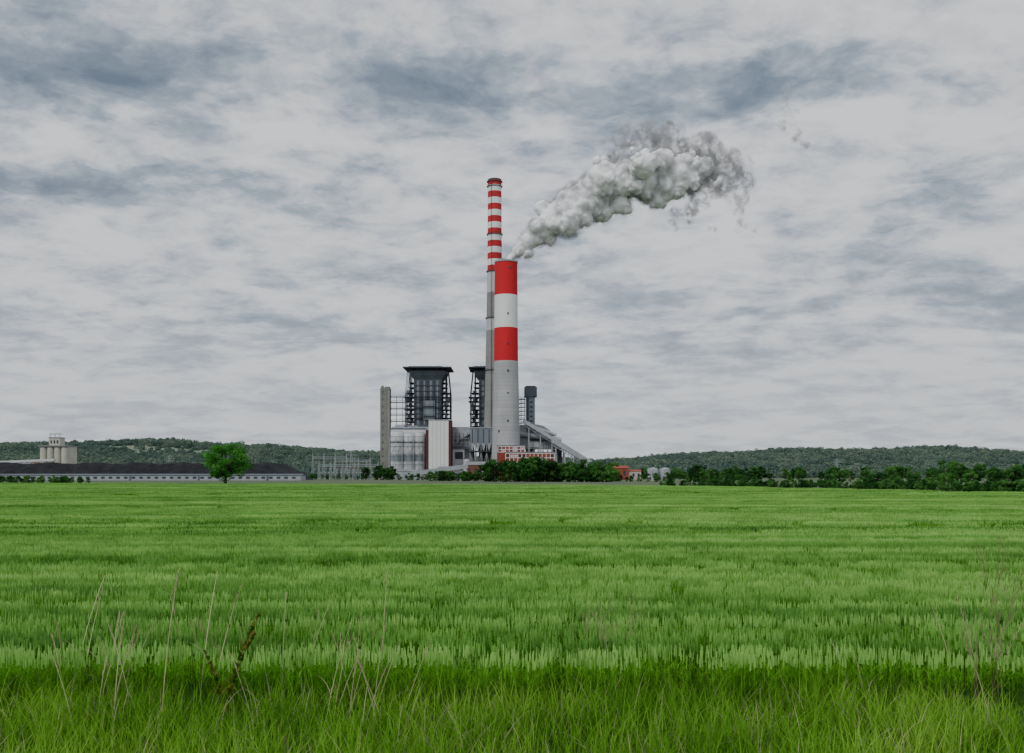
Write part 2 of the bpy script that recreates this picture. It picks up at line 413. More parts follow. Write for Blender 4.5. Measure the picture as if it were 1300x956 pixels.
# ---------------------------------------------------------------- trees
def leafcloud(V,Fc,Mi,c,rad,n,ls,mat=0,shell=.55):
    for i in range(n):
        d=Vector((random.gauss(0,1),random.gauss(0,1),random.gauss(0,1))).normalized()
        r=random.uniform(shell,1.0)**.7
        p=Vector(c)+Vector((d.x*rad[0]*r,d.y*rad[1]*r,d.z*rad[2]*r))
        nn=(d+Vector((random.gauss(0,.5),random.gauss(0,.5),random.gauss(.2,.5)))).normalized()
        a=nn.orthogonal().normalized(); b=nn.cross(a); th=random.random()*3.14
        a2=a*math.cos(th)+b*math.sin(th); b2=nn.cross(a2); s=ls*random.uniform(.6,1.3)
        k=len(V)
        V.append(tuple(p-a2*s*.6)); V.append(tuple(p-b2*s*.35)); V.append(tuple(p+a2*s*.6)); V.append(tuple(p+b2*s*.35))
        Fc.append((k,k+1,k+2,k+3)); Mi.append(mat)
def tree(name,H,R,nl,nleaf,ls,lmat,trunk=.25,low=.2,tall=1.0,rr0=.20,rr1=.36):
    V=[];Fc=[];Mi=[]
    mb=MB()
    mb.beam((0,0,-.1),(0.02*H,0,H*.35),(trunk,trunk*.7),'bark',7)
    mb.beam((0.02*H,0,H*.35),(0,0,H*.75),(trunk*.7,trunk*.2),'bark',6)
    for i in range(nl):
        for _ in range(30):
            x,y,z=[random.uniform(-1,1) for _ in range(3)]
            if .25<x*x+y*y+z*z<1: break
        zc_=H*(low+(1-low)*.5)+z*H*(1-low)*.44*tall
        wdt=math.sqrt(max(.15,1-(z*.85)**2)); c=(x*R*.85*wdt,y*R*.85*wdt,zc_)
        rr=R*random.uniform(rr0,rr1)
        leafcloud(V,Fc,Mi,c,(rr,rr,rr*.72),nleaf//nl,ls)
        if i%2==0: mb.beam((0.01*H,0,H*random.uniform(.2,.45)),c,(trunk*.32,trunk*.08),'bark',4)
    off=len(V); V+=mb.v; Fc+= [tuple(off+k for k in f) for f in mb.f]; Mi+=[1]*len(mb.f)
    return mk(name,V,Fc,Mi,[lmat,M['bark']])
L1=leafmat('leaf_bright',[(0.32,(0.025,0.11,0.02)),(0.5,(0.055,0.24,0.035)),(0.68,(0.13,0.38,0.07))],.35,(1,1,1),.3,.1,fine=2)
L2=leafmat('leaf_dark',[(0.32,(0.02,0.07,0.018)),(0.5,(0.042,0.145,0.03)),(0.7,(0.10,0.25,0.055))],.2,(1,1,1),.25,.45,fine=1.2)
L3=leafmat('hazed_forest_leaf',[(0.3,(0.10,0.155,0.13)),(0.5,(0.135,0.195,0.155)),(0.7,(0.19,0.25,0.18))],.004,(1,1,1),.2,.45)  # leaf colours paled and blued, distance haze mixed into them
o=tree('lone_tree',11.6,7.2,66,17000,.34,L1,.42,.14,1.08,.15,.27); scene.collection.objects.link(o)
o.location=(wx(286,262),262,0)
bt=protocol('hedge_trees',[tree(f'hedge_tree_{i}',8,[3.6,3.0,4.2,2.6,3.8][i],20,2200,.42,L2,.2,.02,1.05) for i in range(5)])
def row(name,spec):
    P=[];S=[]
    for (px0,px1,Y0,Y1,n,h0,h1) in spec:
        for i in range(n):
            q=random.uniform(px0,px1); f=(q-px0)/(px1-px0); Y=Y0+(Y1-Y0)*f+random.uniform(-3,6)*Y0/250
            P.append((wx(q,Y),Y,-.3)); S.append(random.uniform(h0,h1)/8)
    scatter(name,np.array(P),rng.uniform(0,6.28,len(P)),np.array(S),bt,5)
row('hedgerow',[(840,1310,224,125,190,1.4,2.5),(1290,1500,128,95,40,2,3),(1050,1310,190,150,14,2.5,4.0),(-60,115,330,330,60,2.0,3.6)])
row('tree_belt',[(618,705,470,470,34,6,11.5),(640,700,440,440,16,9,12.5),(700,778,450,430,42,5,11),(545,625,520,520,34,4,6.5),(462,500,700,700,14,8,12),
  (778,960,480,400,40,2.5,5.0),(895,1010,520,520,16,5,9),(1000,1310,420,420,36,3.5,7.5),(1100,1310,560,560,10,8,13),(380,470,800,800,30,3,6),(505,545,640,640,8,3,6),(870,905,430,430,6,5,9),(800,1310,900,900,80,7,13)])

# ---------------------------------------------------------------- hills with forest
prof=[(-400,575),(0,566),(100,564),(200,565),(300,568),(400,572),(480,576),(600,582),(700,588),(760,588),(830,583),(900,577),(1000,573),(1100,575),(1200,573),(1300,576),(1700,572)]
pa=np.array(prof,float)
def hillh(X,Y):
    q=X/Y*F+650
    top=(HZ-np.interp(q,pa[:,0],pa[:,1]))/F*3000
    f=np.clip((Y-1500)/1500,0,1); f=f*f*(3-2*f)
    return top*f+ 5*np.sin(X*.006+1)*np.sin(Y*.005)*f + 3*np.sin(X*.017)*f-(1-f)*2
xs=np.linspace(-3600,3600,181); ys=np.linspace(1450,3500,52)
XX,YY=np.meshgrid(xs,ys); ZZ=hillh(XX,YY)
me=bpy.data.meshes.new('hills'); vv=np.stack([XX,YY,ZZ],-1).reshape(-1,3)
nx=len(xs); fs=[(j*nx+i,j*nx+i+1,(j+1)*nx+i+1,(j+1)*nx+i) for j in range(len(ys)-1) for i in range(nx-1)]
me.from_pydata([tuple(v) for v in vv],[],fs)
me.materials.append(surf('hazed_hill_meadow',(0.22,0.26,0.18),(0.16,0.20,0.14),0.004,rough=1))  # meadow colour greyed to carry the distance haze
o=bpy.data.objects.new('hills',me); scene.collection.objects.link(o)
def fclump(name):
    V=[];Fc=[];Mi=[]
    for i in range(7):
        c=(random.gauss(0,5),random.gauss(0,5),random.uniform(3,8)); r=random.uniform(2.5,5.5)
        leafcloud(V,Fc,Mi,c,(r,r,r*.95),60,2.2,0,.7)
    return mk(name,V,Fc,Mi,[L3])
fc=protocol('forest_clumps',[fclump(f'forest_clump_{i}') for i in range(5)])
n=13500
Y=1550+ (rng.random(n)**.85)*1500; q=rng.uniform(-60,1360,n); X=(q-650)/F*Y
msk=np.sin(X*.0042+2*np.sin(Y*.0031))*np.sin(Y*.0075+X*.0017)
dens=np.where(msk>.72,0.2,1.0); k=rng.random(n)<dens; X=X[k];Y=Y[k]
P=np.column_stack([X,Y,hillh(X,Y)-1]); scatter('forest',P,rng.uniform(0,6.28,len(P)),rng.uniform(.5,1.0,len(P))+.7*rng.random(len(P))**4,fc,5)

# ---------------------------------------------------------------- chimneys
Yt=905.; k=K(Yt)
root=empty('striped_chimney'); cx=wx(628,Yt)
mb=MB()
def rt(py):
    return np.interp(py,[228,345,460,540,608],[8.6,9.3,11.6,13.6,15.5])*k
cuts=[(608,'conc_old'),(540,'conc_old'),(470,'conc_old'),(420,'conc_white'),(404,'conc_old'),(372,'conc_white'),(345.5,'red2')]
for i in range(7): 
    yb=345.5-i*15.6; cuts+= [(yb-8,'white'),(yb-15.6,'red2' )]
cuts=cuts[:-1]+[(236,'red2'),(230,'dark'),(228,'dark')]
mb.lathe(cx,Yt,[(max(wz(c[0],Yt),0) if c[0]<608 else -1,rt(c[0]),c[1]) for c in cuts],'dark',56)
mb.obj('shaft',root,True)
mb=MB()
for py in (231,237,298,345,404,470): 
    z=wz(py,Yt); r=rt(py)
    mb.lathe(cx,Yt,[(z-.5,r+.05),(z-.4,r+1.0),(z,r+1.05),(z+.01,r+.05)],'dark',40,False)
    for a in range(24):
        th=a*math.pi/12; x=cx+(r+.95)*math.cos(th); y=Yt+(r+.95)*math.sin(th); mb.beam((x,y,z),(x,y,z+1.2),.06,'dark')
    mb.lathe(cx,Yt,[(z+1.1,r+.9),(z+1.2,r+1.0)],'dark',40,False)
mb.beam((cx-3,Yt-rt(540)-1,0),(cx-3,Yt-rt(228)-.3,wz(230,Yt)),.25,'dark')
mb.obj('galleries_and_ladder',root)

Yw=860.; k=K(Yw); root=empty('wide_chimney'); cxw=wx(642.5,Yw)
def rw(py): return np.interp(py,[333,459,565,608],[14.3,15.3,17.8,19.5])*k
mb=MB()
cuts=[(612,'conc'),(565,'conc'),(510,'conc'),(459,'red'),(417,'white'),(375.5,'red'),(334,'steel'),(333,'steel')]
mb.lathe(cxw,Yw,[(wz(c[0],Yw) if c[0]<608 else -1,rw(c[0]),c[1]) for c in cuts],'dark',72); mb.obj('shaft',root,True)
mb=MB()
z=wz(333,Yw); mb.lathe(cxw,Yw,[(z-.8,rw(333)+.05),(z-.6,rw(333)+.5),(z+.4,rw(333)+.5),(z+.41,rw(333)-.5)],'steel',60,False)
mb.lathe(cxw-3.4,Yw,[(z-1,3.0),(z+2.4,3.0),(z+2.5,3.2),(z+2.9,3.2)],'steel',30); mb.lathe(cxw+3.9,Yw,[(z-1,3.0),(z+2.0,3.0),(z+2.1,3.2),(z+2.5,3.2)],'steel',30)
for i in range(30):
    th=i*math.pi/15; r=rw(333)+.3; x=cxw+r*math.cos(th);y=Yw+r*math.sin(th); mb.beam((x,y,z+.4),(x,y,z+1.6),.06,'steel')
mb.obj('rim_and_flues',root)
mb=MB()
for (px,py,s) in [(647,342,.8),(645,400,.7),(645,438,.7),(645,472,.8),(645,500,.6),(645,535,.7),(634,548,.9),(650,585,1.2)]:
    x=wx(px,Yw); r=rw(py); y=Yw-math.sqrt(max(r*r-(x-cxw)**2,1)); z=wz(py,Yw)
    mb.box(x-s,x+s,y-.25,y+1,z-s*1.2,z+s*1.2,'dark')
mb.obj('openings',root)

# ---------------------------------------------------------------- boiler towers
def boiler(cpx,Y):
    k=K(Y); root=empty('boiler_house'); cx=wx(cpx,Y); z=lambda py: wz(py,Y)
    mb=MB(); hw=17.5*k
    mb.box(cx-hw,cx+hw,Y-hw,Y+hw,0,z(483),'slate')
    for i,f in enumerate(np.linspace(-.92,.92,9)):
        mb.box(cx+f*hw-.7,cx+f*hw+.7,Y-hw-.5,Y-hw,z(540),z(485),'slate2' if i%2 else 'dark')
    mb.box(cx-5*k,cx+9*k,Y-hw-1.6,Y-hw-.55,z(534),z(510),'slate2')
    for py in (491,498,505,512,519,526,533): mb.box(cx-hw-.3,cx+hw+.3,Y-hw-.8,Y-hw-.55,z(py)-.35,z(py)+.35,'dark')
    mb.obj('core',root)
    mb=MB()
    def ring(h,zz): return [(cx-h,Y-h,zz),(cx+h,Y-h,zz),(cx+h,Y+h,zz),(cx-h,Y+h,zz)]
    rs=[ring(hw*.98,z(484)),ring(hw*1.25,z(478)),ring(hw*1.35,z(473)),ring(hw*1.0,z(472.5)),ring(hw*1.0,z(470))]
    for r in rs: mb.v+=r
    for a in range(len(rs)-1):
        for c in range(4):
            d=(c+1)%4; mb.f.append((4*a+c,4*a+d,4*a+4+d,4*a+4+c)); mb.m.append(mb.mi('slate' if a<2 else 'dark'))
    h=30*k
    mb.box(cx-h,cx+h,Y-h,Y+h,z(470),z(468.6),'dark'); 
    mb.box(cx-h*.8,cx+h*.6,Y-h*.7,Y+h*.7,z(468.6)+.01,z(467),'slate')
    for f in np.linspace(-1,1,13):
        mb.beam((cx+f*h,Y-h,z(468.6)),(cx+f*h,Y-h,z(467)),.12,'dark')
    for f in np.linspace(-1,1,8):
        mb.beam((cx+f*h,Y-h+.3,z(470)),(cx+f*hw*1.3,Y-hw*1.3,z(474)),.25,'dark')
    mb.obj('head',root)
    mb=MB()
    for sx in (-1,1):
        xo=cx+sx*28*k; xi=cx+sx*22.5*k
        for yy in (Y-hw,Y-hw*.3,Y+hw*.5):
            mb.beam((xi,yy,z(545)),(xi,yy,z(470)),.42,'dark'); mb.beam((xo,yy,z(545)),(xo,yy,z(500)),.38,'dark')
            mb.beam((xo,yy,z(500)),(xo-sx*3*k,yy,z(470)),.25,'dark')
        lv=list(np.arange(500,545,5.2))
        for i,py in enumerate(lv):
            w_=random.uniform(26,31) if py>505 else 27
            x0,x1=sorted((cx+sx*(hw+.05),cx+sx*w_*k))
            mb.box(x0,x1,Y-hw-1,Y+hw*.6,z(py)-.35,z(py),'dark')
            mb.beam((cx+sx*w_*k,Y-hw-1,z(py)+1.2),(cx+sx*hw,Y-hw-1,z(py)+1.2),.1,'dark')
            if i: mb.beam((xi,Y-hw-1,z(py)),(xo,Y-hw-1,z(lv[i-1])),.2,'dark')
            for _ in range(2):
                if random.random()<.7:
                    bx0=random.uniform(18.5,24)*k; mb.box(*sorted((cx+sx*bx0,cx+sx*(bx0+random.uniform(2,5)*k))),Y-hw+_*4,Y-hw+3+_*4,z(py)+.01,z(py)+random.uniform(1.6,3),random.choice(['slate','slate2','dark']))
        for py in (487,493): 
            mb.box(*sorted((cx+sx*(hw+.05),cx+sx*24*k)),Y-hw,Y+hw*.6,z(py)-.3,z(py),'dark')
    for py in (505,517,529):
        mb.box(cx-hw*.95,cx+hw*.95,Y-hw-4,Y-hw-1.7,z(py)-.3,z(py),'dark')
        mb.beam((cx-hw*.95,Y-hw-4,z(py)+1.2),(cx+hw*.95,Y-hw-4,z(py)+1.2),.09,'dark')
        for f in np.linspace(-.95,.95,8): mb.beam((cx+f*hw,Y-hw-4,z(py)-.3),(cx+f*hw,Y-hw-4,z(py)+1.2),.08,'dark')
    for f in (-.9,-.3,.45,.9): mb.beam((cx+f*hw,Y-hw-3.8,z(541)),(cx+f*hw,Y-hw-3.8,z(500)),.28,'dark')
    mb.obj('galleries',root)
boiler(544.5,920.); boiler(626,930.)

Y=905.; z=lambda py: wz(py,Y); x=lambda px: wx(px,Y)
root=empty('stair_tower'); mb=MB()
mb.box(x(483.5),x(495.5),Y-5,Y+6,0,z(493),'tan'); mb.box(x(484.5),x(487.5),Y-4,Y,z(493),z(490.5),'tan'); mb.box(x(489),x(495),Y-4,Y+4,z(493),z(491.3),'tan')
mb.beam((x(486),Y,z(490.5)),(x(486),Y,z(486)),.12,'dark')
for py in range(500,600,9): mb.box(x(486.4),x(487.4),Y-5.1,Y-5,z(py),z(py-3),'glass')
mb.box(x(493.2),x(495.6),Y-5.3,Y-5.003,2,z(496),'conc_old')
mb.obj('tower',root); mb=MB()
for py in (503,510,518,526,534):
    mb.box(x(495.6),x(527),Y+1,Y+3.5,z(py)-.9,z(py)-.2,'dark'); mb.beam((x(495.6),Y+1,z(py)+1),(x(518),Y+1,z(py)+1),.12,'dark')
    for q in np.arange(497,519,4): mb.beam((x(q),Y+1,z(py)-.3),(x(q),Y+1,z(py)+1),.1,'dark')
for q in (503,511): mb.beam((x(q),Y+2,z(545)),(x(q),Y+2,z(503)),.25,'dark')
mb.obj('link_bridges',root)

root=empty('transfer_tower'); mb=MB(); Y=900.; 
mb.box(x(667.5),x(679),Y-5,Y+5,0,z(504),'slate2'); mb.box(x(665.5),x(681.5),Y-7,Y+7,z(504)+.01,z(492),'slate')
mb.box(x(667),x(680),Y-6,Y+6,z(492),z(490.6),'dark'); mb.box(x(669),x(671),Y-5.2,Y-5,z(545),z(506),'dark')
for py in range(510,540,6): mb.box(x(673),x(676),Y-5.15,Y-5,z(py+2),z(py),'glass')
mb.obj('tower',root); mb=MB()
for py in range(507,545,5):
    mb.box(x(656),x(667),Y-4,Y+4,z(py)-.3,z(py),'dark'); mb.beam((x(656),Y-4,z(py)+1.1),(x(667),Y-4,z(py)+1.1),.1,'dark')
for q in (657,661.5,666): mb.beam((x(q),Y-4,z(550)),(x(q),Y-4,z(505)),.3,'dark')
for i,py in enumerate(range(510,545,5)): mb.beam((x(657),Y-4,z(py)),(x(666),Y-4,z(py-5)),.15,'dark')
mb.obj('galleries',root)

# ---------------------------------------------------------------- main halls
Y=880.; z=lambda py: wz(py,Y); x=lambda px: wx(px,Y)
root=empty('turbine_hall'); mb=MB()
mb.box(x(496),x(541),Y,Y+34,0,z(545),'cladw'); mb.box(x(496.5),x(600),Y+6,Y+44,0,z(541.5),'cladg')
mb.box(x(496),x(541),Y-.4,Y,z(545),z(543.6),'slate')
mb.box(x(500),x(512),Y+8,Y+20,z(541.5),z(538.5),'steel'); mb.box(x(516),x(530),Y+8,Y+20,z(541.5),z(539.6),'slate2')
mb.obj('hall',root); mb=MB()
for (c,r,t0) in [(505,8.5,549),(520.5,7.5,551),(533.5,6.5,550)]:
    R=r*K(Y)
    mb.lathe(x(c),Y-R*.6,[(0,R,'cladw'),(z(586),R,'slate2'),(z(577),R,'cladw'),(z(563),R,'slate'),(z(561),R,'cladw'),(z(t0),R,'steel'),(z(t0-1.8),R*.4)],'steel',32)
mb.obj('bunkers',root,True)
mb=MB()
for py in (555,567,580,590):
    mb.box(x(496),x(541),Y-13.2,Y-12.6,z(py)-.4,z(py),'slate')
for q in (497,504.5,512.5,520,527,534,540): mb.beam((x(q),Y-13,0),(x(q),Y-13,z(555)),.3,'steel')
for q in (497,504.5,512.5,520,527,534): mb.beam((x(q),Y-13,z(580)),(x(q+7),Y-13,z(567)),.15,'dark')
mb.obj('pipe_rack',root)

root=empty('cream_tower_building'); mb=MB(); Y=862.
mb.box(x(544.5),x(569.5),Y-2,Y+24,0,z(534),'cream'); mb.box(x(540.6),x(544.48),Y-1.5,Y+22,0,z(546),'maroon'); mb.box(x(569.52),x(572.5),Y-1.8,Y+24,0,z(535),'maroon')
mb.box(x(544),x(572.8),Y-2.3,Y+24.3,z(534),z(533),'steel')
for py in range(552,600,7): mb.box(x(541.4),x(543.8),Y-1.6,Y-1.5,z(py),z(py-3),'glass')
for q in (549.5,554.5,559.5,564.5): mb.box(x(q)-.08,x(q)+.08,Y-2.06,Y-2,0,z(534.5),'slate2')
mb.obj('walls',root)

root=empty('filter_building'); mb=MB(); Y=885.
mb.box(x(573),x(600),Y+2,Y+24,0,z(548),'cladg'); mb.box(x(597),x(626),Y-4,Y+18,z(563),z(544),'slate2'); mb.box(x(596.5),x(626.5),Y-4.5,Y+18.5,z(544),z(542.8),'steel')
mb.prism([(x(580),z(556)),(x(597),z(544)),(x(597),z(550)),(x(580),z(562))],Y-3,Y+5,'steel')
for i,q in enumerate((600,607,614,621)):
    mb.prism([(x(q-2.8),z(563)),(x(q+2.8),z(563)),(x(q+.6),z(572)),(x(q-.6),z(572))],Y-4,Y+6,'steel')
    mb.box(x(q)-.35,x(q)+.35,Y-4.2,Y-4.003,z(562),z(545.5),'dark')
mb.box(x(596),x(627),Y-6,Y+12,z(574),z(572.5),'dark')
mb.box(x(575),x(590),Y-5,Y-.1,0,z(570),'cladw'); mb.box(x(578),x(588),Y-5.1,Y-5,z(583),z(574),'dark'); mb.box(x(574),x(596),Y-6,Y+2,z(570)+.01,z(567),'slate')
mb.obj('hoppers_and_casing',root); mb=MB()
for q in (597,604,611,618,625):
    for yy in (Y-5,Y+8): mb.beam((x(q),yy,0),(x(q),yy,z(563)),.38,'steel')
for q in (597,604,611,618):
    mb.beam((x(q),Y-5,z(574)),(x(q+7),Y-5,0),.22,'steel'); mb.beam((x(q+7),Y-5,z(574)),(x(q),Y-5,0),.22,'steel')
for q in (574,579,584,589,594): mb.beam((x(q),Y-6.5,z(567)),(x(q),Y-6.5,z(550)),.2,'dark')
for py in (552,557,562): mb.beam((x(573),Y-6.5,z(py)),(x(596),Y-6.5,z(py)),.2,'steel')
mb.lathe(x(593),Y-10,[(0,3.2),(z(585),3.2),(z(583),1)],'cladw',24)
mb.obj('steel_frame',root)

root=empty('flue_duct_building'); mb=MB(); Y=882.
mb.prism([(x(658),z(548)),(x(670),z(537)),(x(690),z(541)),(x(703),z(551)),(x(703),z(556)),(x(658),z(556))],Y-6,Y+14,'slate2')
mb.box(x(657),x(712),Y-7,Y+16,z(570),z(556)-.01,'cladg'); mb.box(x(658),x(668),Y-8,Y-6.01,z(554),z(540),'steel')
mb.box(x(671),x(700),Y-7.6,Y-7.01,z(560),z(558),'dark'); mb.box(x(672),x(684),Y-7.4,Y-7.01,z(568),z(562),'cladw')
mb.beam((x(657),Y-9,z(551)),(x(712),Y-9,z(559)),2.2,'steel',12); mb.beam((x(669),Y-9,z(540)),(x(706),Y-9,z(553)),1.3,'steel',10)
mb.obj('casing',root); mb=MB()
for q in range(659,713,6):
    mb.beam((x(q),Y-7.2,0),(x(q),Y-7.2,z(556)),.35,'steel')
for q in range(659,707,6):
    mb.beam((x(q),Y-7.4,z(571)),(x(q+6),Y-7.4,z(590)),.2,'steel'); mb.beam((x(q+6),Y-7.4,z(571)),(x(q),Y-7.4,z(590)),.2,'steel')
for i in range(5): mb.box(x(705+i),x(707+i),Y-12,Y-8,z(576-i),z(572-i),'slate')
mb.box(x(700),x(713),Y-6,Y+8,z(590),z(571),'dark')
mb.obj('steel_frame',root)

def conveyor(name,p,q,Y,h,legs,mat='slate2',wd=4):
    root=empty(name); mb=MB(); x0,z0=wx(p[0],Y),wz(p[1],Y); x1,z1=wx(q[0],Y),wz(q[1],Y)
    mb.prism([(x0,z0),(x1,z1),(x1,z1+h),(x0,z0+h)],Y-wd/2,Y+wd/2,mat); mb.obj('gallery',root)
    mb=MB(); n=legs
    for s in (-wd/2-.15,wd/2+.15):
        N=24
        for i in range(N):
            a=i/N; b=(i+1)/N
            A=(x0+(x1-x0)*a,Y+s,z0+(z1-z0)*a-.2); B=(x0+(x1-x0)*b,Y+s,z0+(z1-z0)*b-.2)
            C=(A[0],A[1],A[2]-2.2); D=(B[0],B[1],B[2]-2.2)
            mb.beam(A,B,.16,'steel'); mb.beam(C,D,.16,'steel'); mb.beam(A,D,.12,'steel') if i%2 else mb.beam(C,B,.12,'steel')
        for i in range(n):
            f=(i+.5)/n; X=x0+(x1-x0)*f; Z=z0+(z1-z0)*f-2.3
            if Z>1: mb.beam((X-1,Y+s,0),(X,Y+s,Z),.3,'steel'); mb.beam((X+1.5,Y+s,0),(X,Y+s,Z),.3,'steel')
    mb.obj('truss_and_trestles',root)
conveyor('conveyor_bridge',(664,536),(752,590),866.,3.2,6,'steel')
conveyor('conveyor_bridge',(700,561),(745,588),858.,2.5,4,'cladg')
conveyor('conveyor_bridge',(498,607),(594,594),760.,3.0,7,'cladg')
conveyor('conveyor_bridge',(-30,589),(70,585),800.,1.6,6,'cladw')

root=empty('brick_office_building'); Y=835.
mb=MB(); mb.box(x(631),x(667),Y,Y+20,0,z(566),'brick'); mb.box(x(641),x(704),Y-12,Y-.1,0,z(575),'brick')
mb.box(x(630.6),x(667.4),Y-.3,Y+20.3,z(566),z(565.2),'roof'); mb.box(x(640.6),x(704.4),Y-12.3,Y-.1,z(575),z(574.2),'roof'); mb.obj('walls',root)
mb=MB(); wn_=MB()
def grid(px0,px1,py0,py1,yf,nxg,nyg):
    for i in range(nxg+1):
        X=wx(px0+(px1-px0)*i/nxg,Y); mb.box(X-.22,X+.22,yf-.25,yf,z(py1),z(py0),'white')
    for j in range(nyg+1):
        Zc=z(py0+(py1-py0)*j/nyg); mb.box(x(px0),x(px1),yf-.32,yf-.26,Zc-.22,Zc+.22,'white')
    for i in range(nxg):
        for j in range(nyg):
            if random.random()<.4:
                a=wx(px0+(px1-px0)*(i+.2)/nxg,Y); b=wx(px0+(px1-px0)*(i+.8)/nxg,Y)
                wn_.box(a,b,yf-.1,yf-.003,z(py0+(py1-py0)*(j+.8)/nyg),z(py0+(py1-py0)*(j+.3)/nyg),random.choice(['glass','cladw','glass']))
grid(632,666,567,574,Y,7,2); grid(642,703,576,598,Y-12,12,4)
mb.obj('white_frames',root); wn_.obj('windows',root)

def shed(name,px0,px1,pyr,Y,mat,roof,depth=12,win=True):
    root=empty(name); mb=MB(); x0,x1=wx(px0,Y),wx(px1,Y); h=wz(pyr,Y)
    mb.box(x0,x1,Y,Y+depth,0,h*.82,mat); mb.obj('walls',root)
    mb=MB(); d=depth
    mb.v=[(x0-.4,Y-.4,h*.82),(x1+.4,Y-.4,h*.82),(x1+.4,Y+d+.4,h*.82),(x0-.4,Y+d+.4,h*.82),(x0-.4,Y+d/2,h),(x1+.4,Y+d/2,h)]
    mb.f=[(0,1,5,4),(2,3,4,5),(1,2,5),(3,0,4),(3,2,1,0)]; mb.m=[mb.mi(roof)]*5; mb.obj('roof',root)
    if win:
        mb=MB(); n=max(2,int((x1-x0)/5))
        for i in range(n):
            X=x0+(x1-x0)*(i+.5)/n; mb.box(X-.8,X+.8,Y-.05,Y-.002,h*.3,h*.62,'glass')
        mb.obj('windows',root)
shed('control_building',592,616,586,800.,'rust','roof'); shed('workshop',556,574,592,790.,'rust','roof'); shed('workshop',497,530,596,800.,'cladg','roof'); shed('workshop',612,632,597,760.,'beige','roof')
shed('brick_house',777,798,591,700.,'brick','tile',14); shed('brick_house',748,760,594,800.,'beige','tile'); shed('brick_house',801,814,596,720.,'beige','tile'); shed('workshop',705,730,593,820.,'cladg','roof')
for (px,Y_) in ((829,600.),(844,604.)):
    root=empty('storage_tank'); mb=MB(); R=7.0*K(Y_); h=wz(595.5,Y_)
    mb.lathe(wx(px,Y_),Y_,[(0,R),(h,R),(h+.05,R*.98),(h+.9,.3)],'steel',32); mb.obj('shell',root,False)
    mb=MB(); mb.beam((wx(px,Y_)-R*.7,Y_-R*.8,0),(wx(px,Y_)-R*.1,Y_-R-.3,h),.15,'steel'); mb.lathe(wx(px,Y_),Y_,[(h+.9,R*.96),(h+1,R*.97)],'steel',32,False); mb.obj('stair_and_rail',root)

Y=600.; root=empty('warehouse'); mb=MB(); x0,x1=wx(-60,Y),wx(382,Y); h=3.2
mb.box(x0,x1,Y,Y+14,0,h,'cladg'); mb.obj('walls',root); mb=MB()
mb.v=[(x0-.4,Y-.5,h),(x1+.4,Y-.5,h),(x1+.4,Y+14.5,h),(x0-.4,Y+14.5,h),(x0-.4,Y+7,h+.9),(x1+.4,Y+7,h+.9)]
mb.f=[(0,1,5,4),(2,3,4,5),(1,2,5),(3,0,4),(3,2,1,0)]; mb.m=[mb.mi('slate')]*5; mb.obj('roof',root)
mb=MB(); X=x0+2; i=0
while X<x1-3:
    mb.box(X,X+2.2,Y-.06,Y-.002,1.1,2.3,'glass'); 
    if i%9==4: mb.box(X+3,X+4.4,Y-.08,Y-.002,0.1,2.6,'slate')
    X+=4.6; i+=1
mb.obj('windows',root)
def coal():
    xs=np.linspace(wx(-120,680),wx(380,680),160); ys=np.linspace(640,735,26)
    V=[];Fc=[]
    for Y_ in ys:
        for X in xs:
            e=min((xs[-1]-X)/17.,1.0); e2=min((Y_-640)/18,(735-Y_)/18,1.0)
            h=11.2*max(0,min(e,e2)); h+= (0.5*math.sin(X*.21+Y_*.1)+.35*math.sin(X*.57))*min(1,h/4)+random.uniform(-.15,.15)*min(1,h)
            V.append((X,Y_,h-.05))
    n=len(xs)
    for j in range(len(ys)-1):
        for i in range(n-1): Fc.append((j*n+i,j*n+i+1,(j+1)*n+i+1,(j+1)*n+i))
    me=bpy.data.meshes.new('coal_pile'); me.from_pydata(V,[],Fc); me.materials.append(M['coal']); o=bpy.data.objects.new('coal_pile',me); scene.collection.objects.link(o)
coal()
Y=1250.; root=empty('silo_building'); mb=MB(); z=lambda py: wz(py,Y); x=lambda px: wx(px,Y)
mb.box(x(51),x(87),Y,Y+24,0,z(567),'beige')
for i in range(4): mb.lathe(x(55.5+i*9),Y,[(0,4.3*K(Y)),(z(568),4.3*K(Y))],'beige',24)
mb.box(x(50.5),x(87.5),Y-5.5,Y+25,z(567)+.01,z(565.6),'roof'); mb.box(x(62),x(76),Y,Y+14,z(565.6),z(556),'beige'); mb.box(x(61.5),x(76.5),Y-.5,Y+14.5,z(556),z(555),'roof'); mb.obj('silos',root)
mb=MB()
for q in (63,69,75):
    mb.beam((x(q),Y+2,z(555)),(x(q),Y+2,z(551)),.4,'steel')
mb.box(x(62),x(76),Y,Y+8,z(551),z(550.3),'steel')
for q in (52,86): mb.beam((x(q),Y,z(565.6)),(x(q),Y,z(561)),.3,'steel')
for q in (64,68,72): mb.box(x(q),x(q+2),Y-.1,Y-.003,z(563),z(559),'glass')
mb.obj('roof_gear',root)
shed('brick_house',40,50,583,1400.,'beige','tile'); shed('warehouse',5,38,585,1400.,'beige','roof')

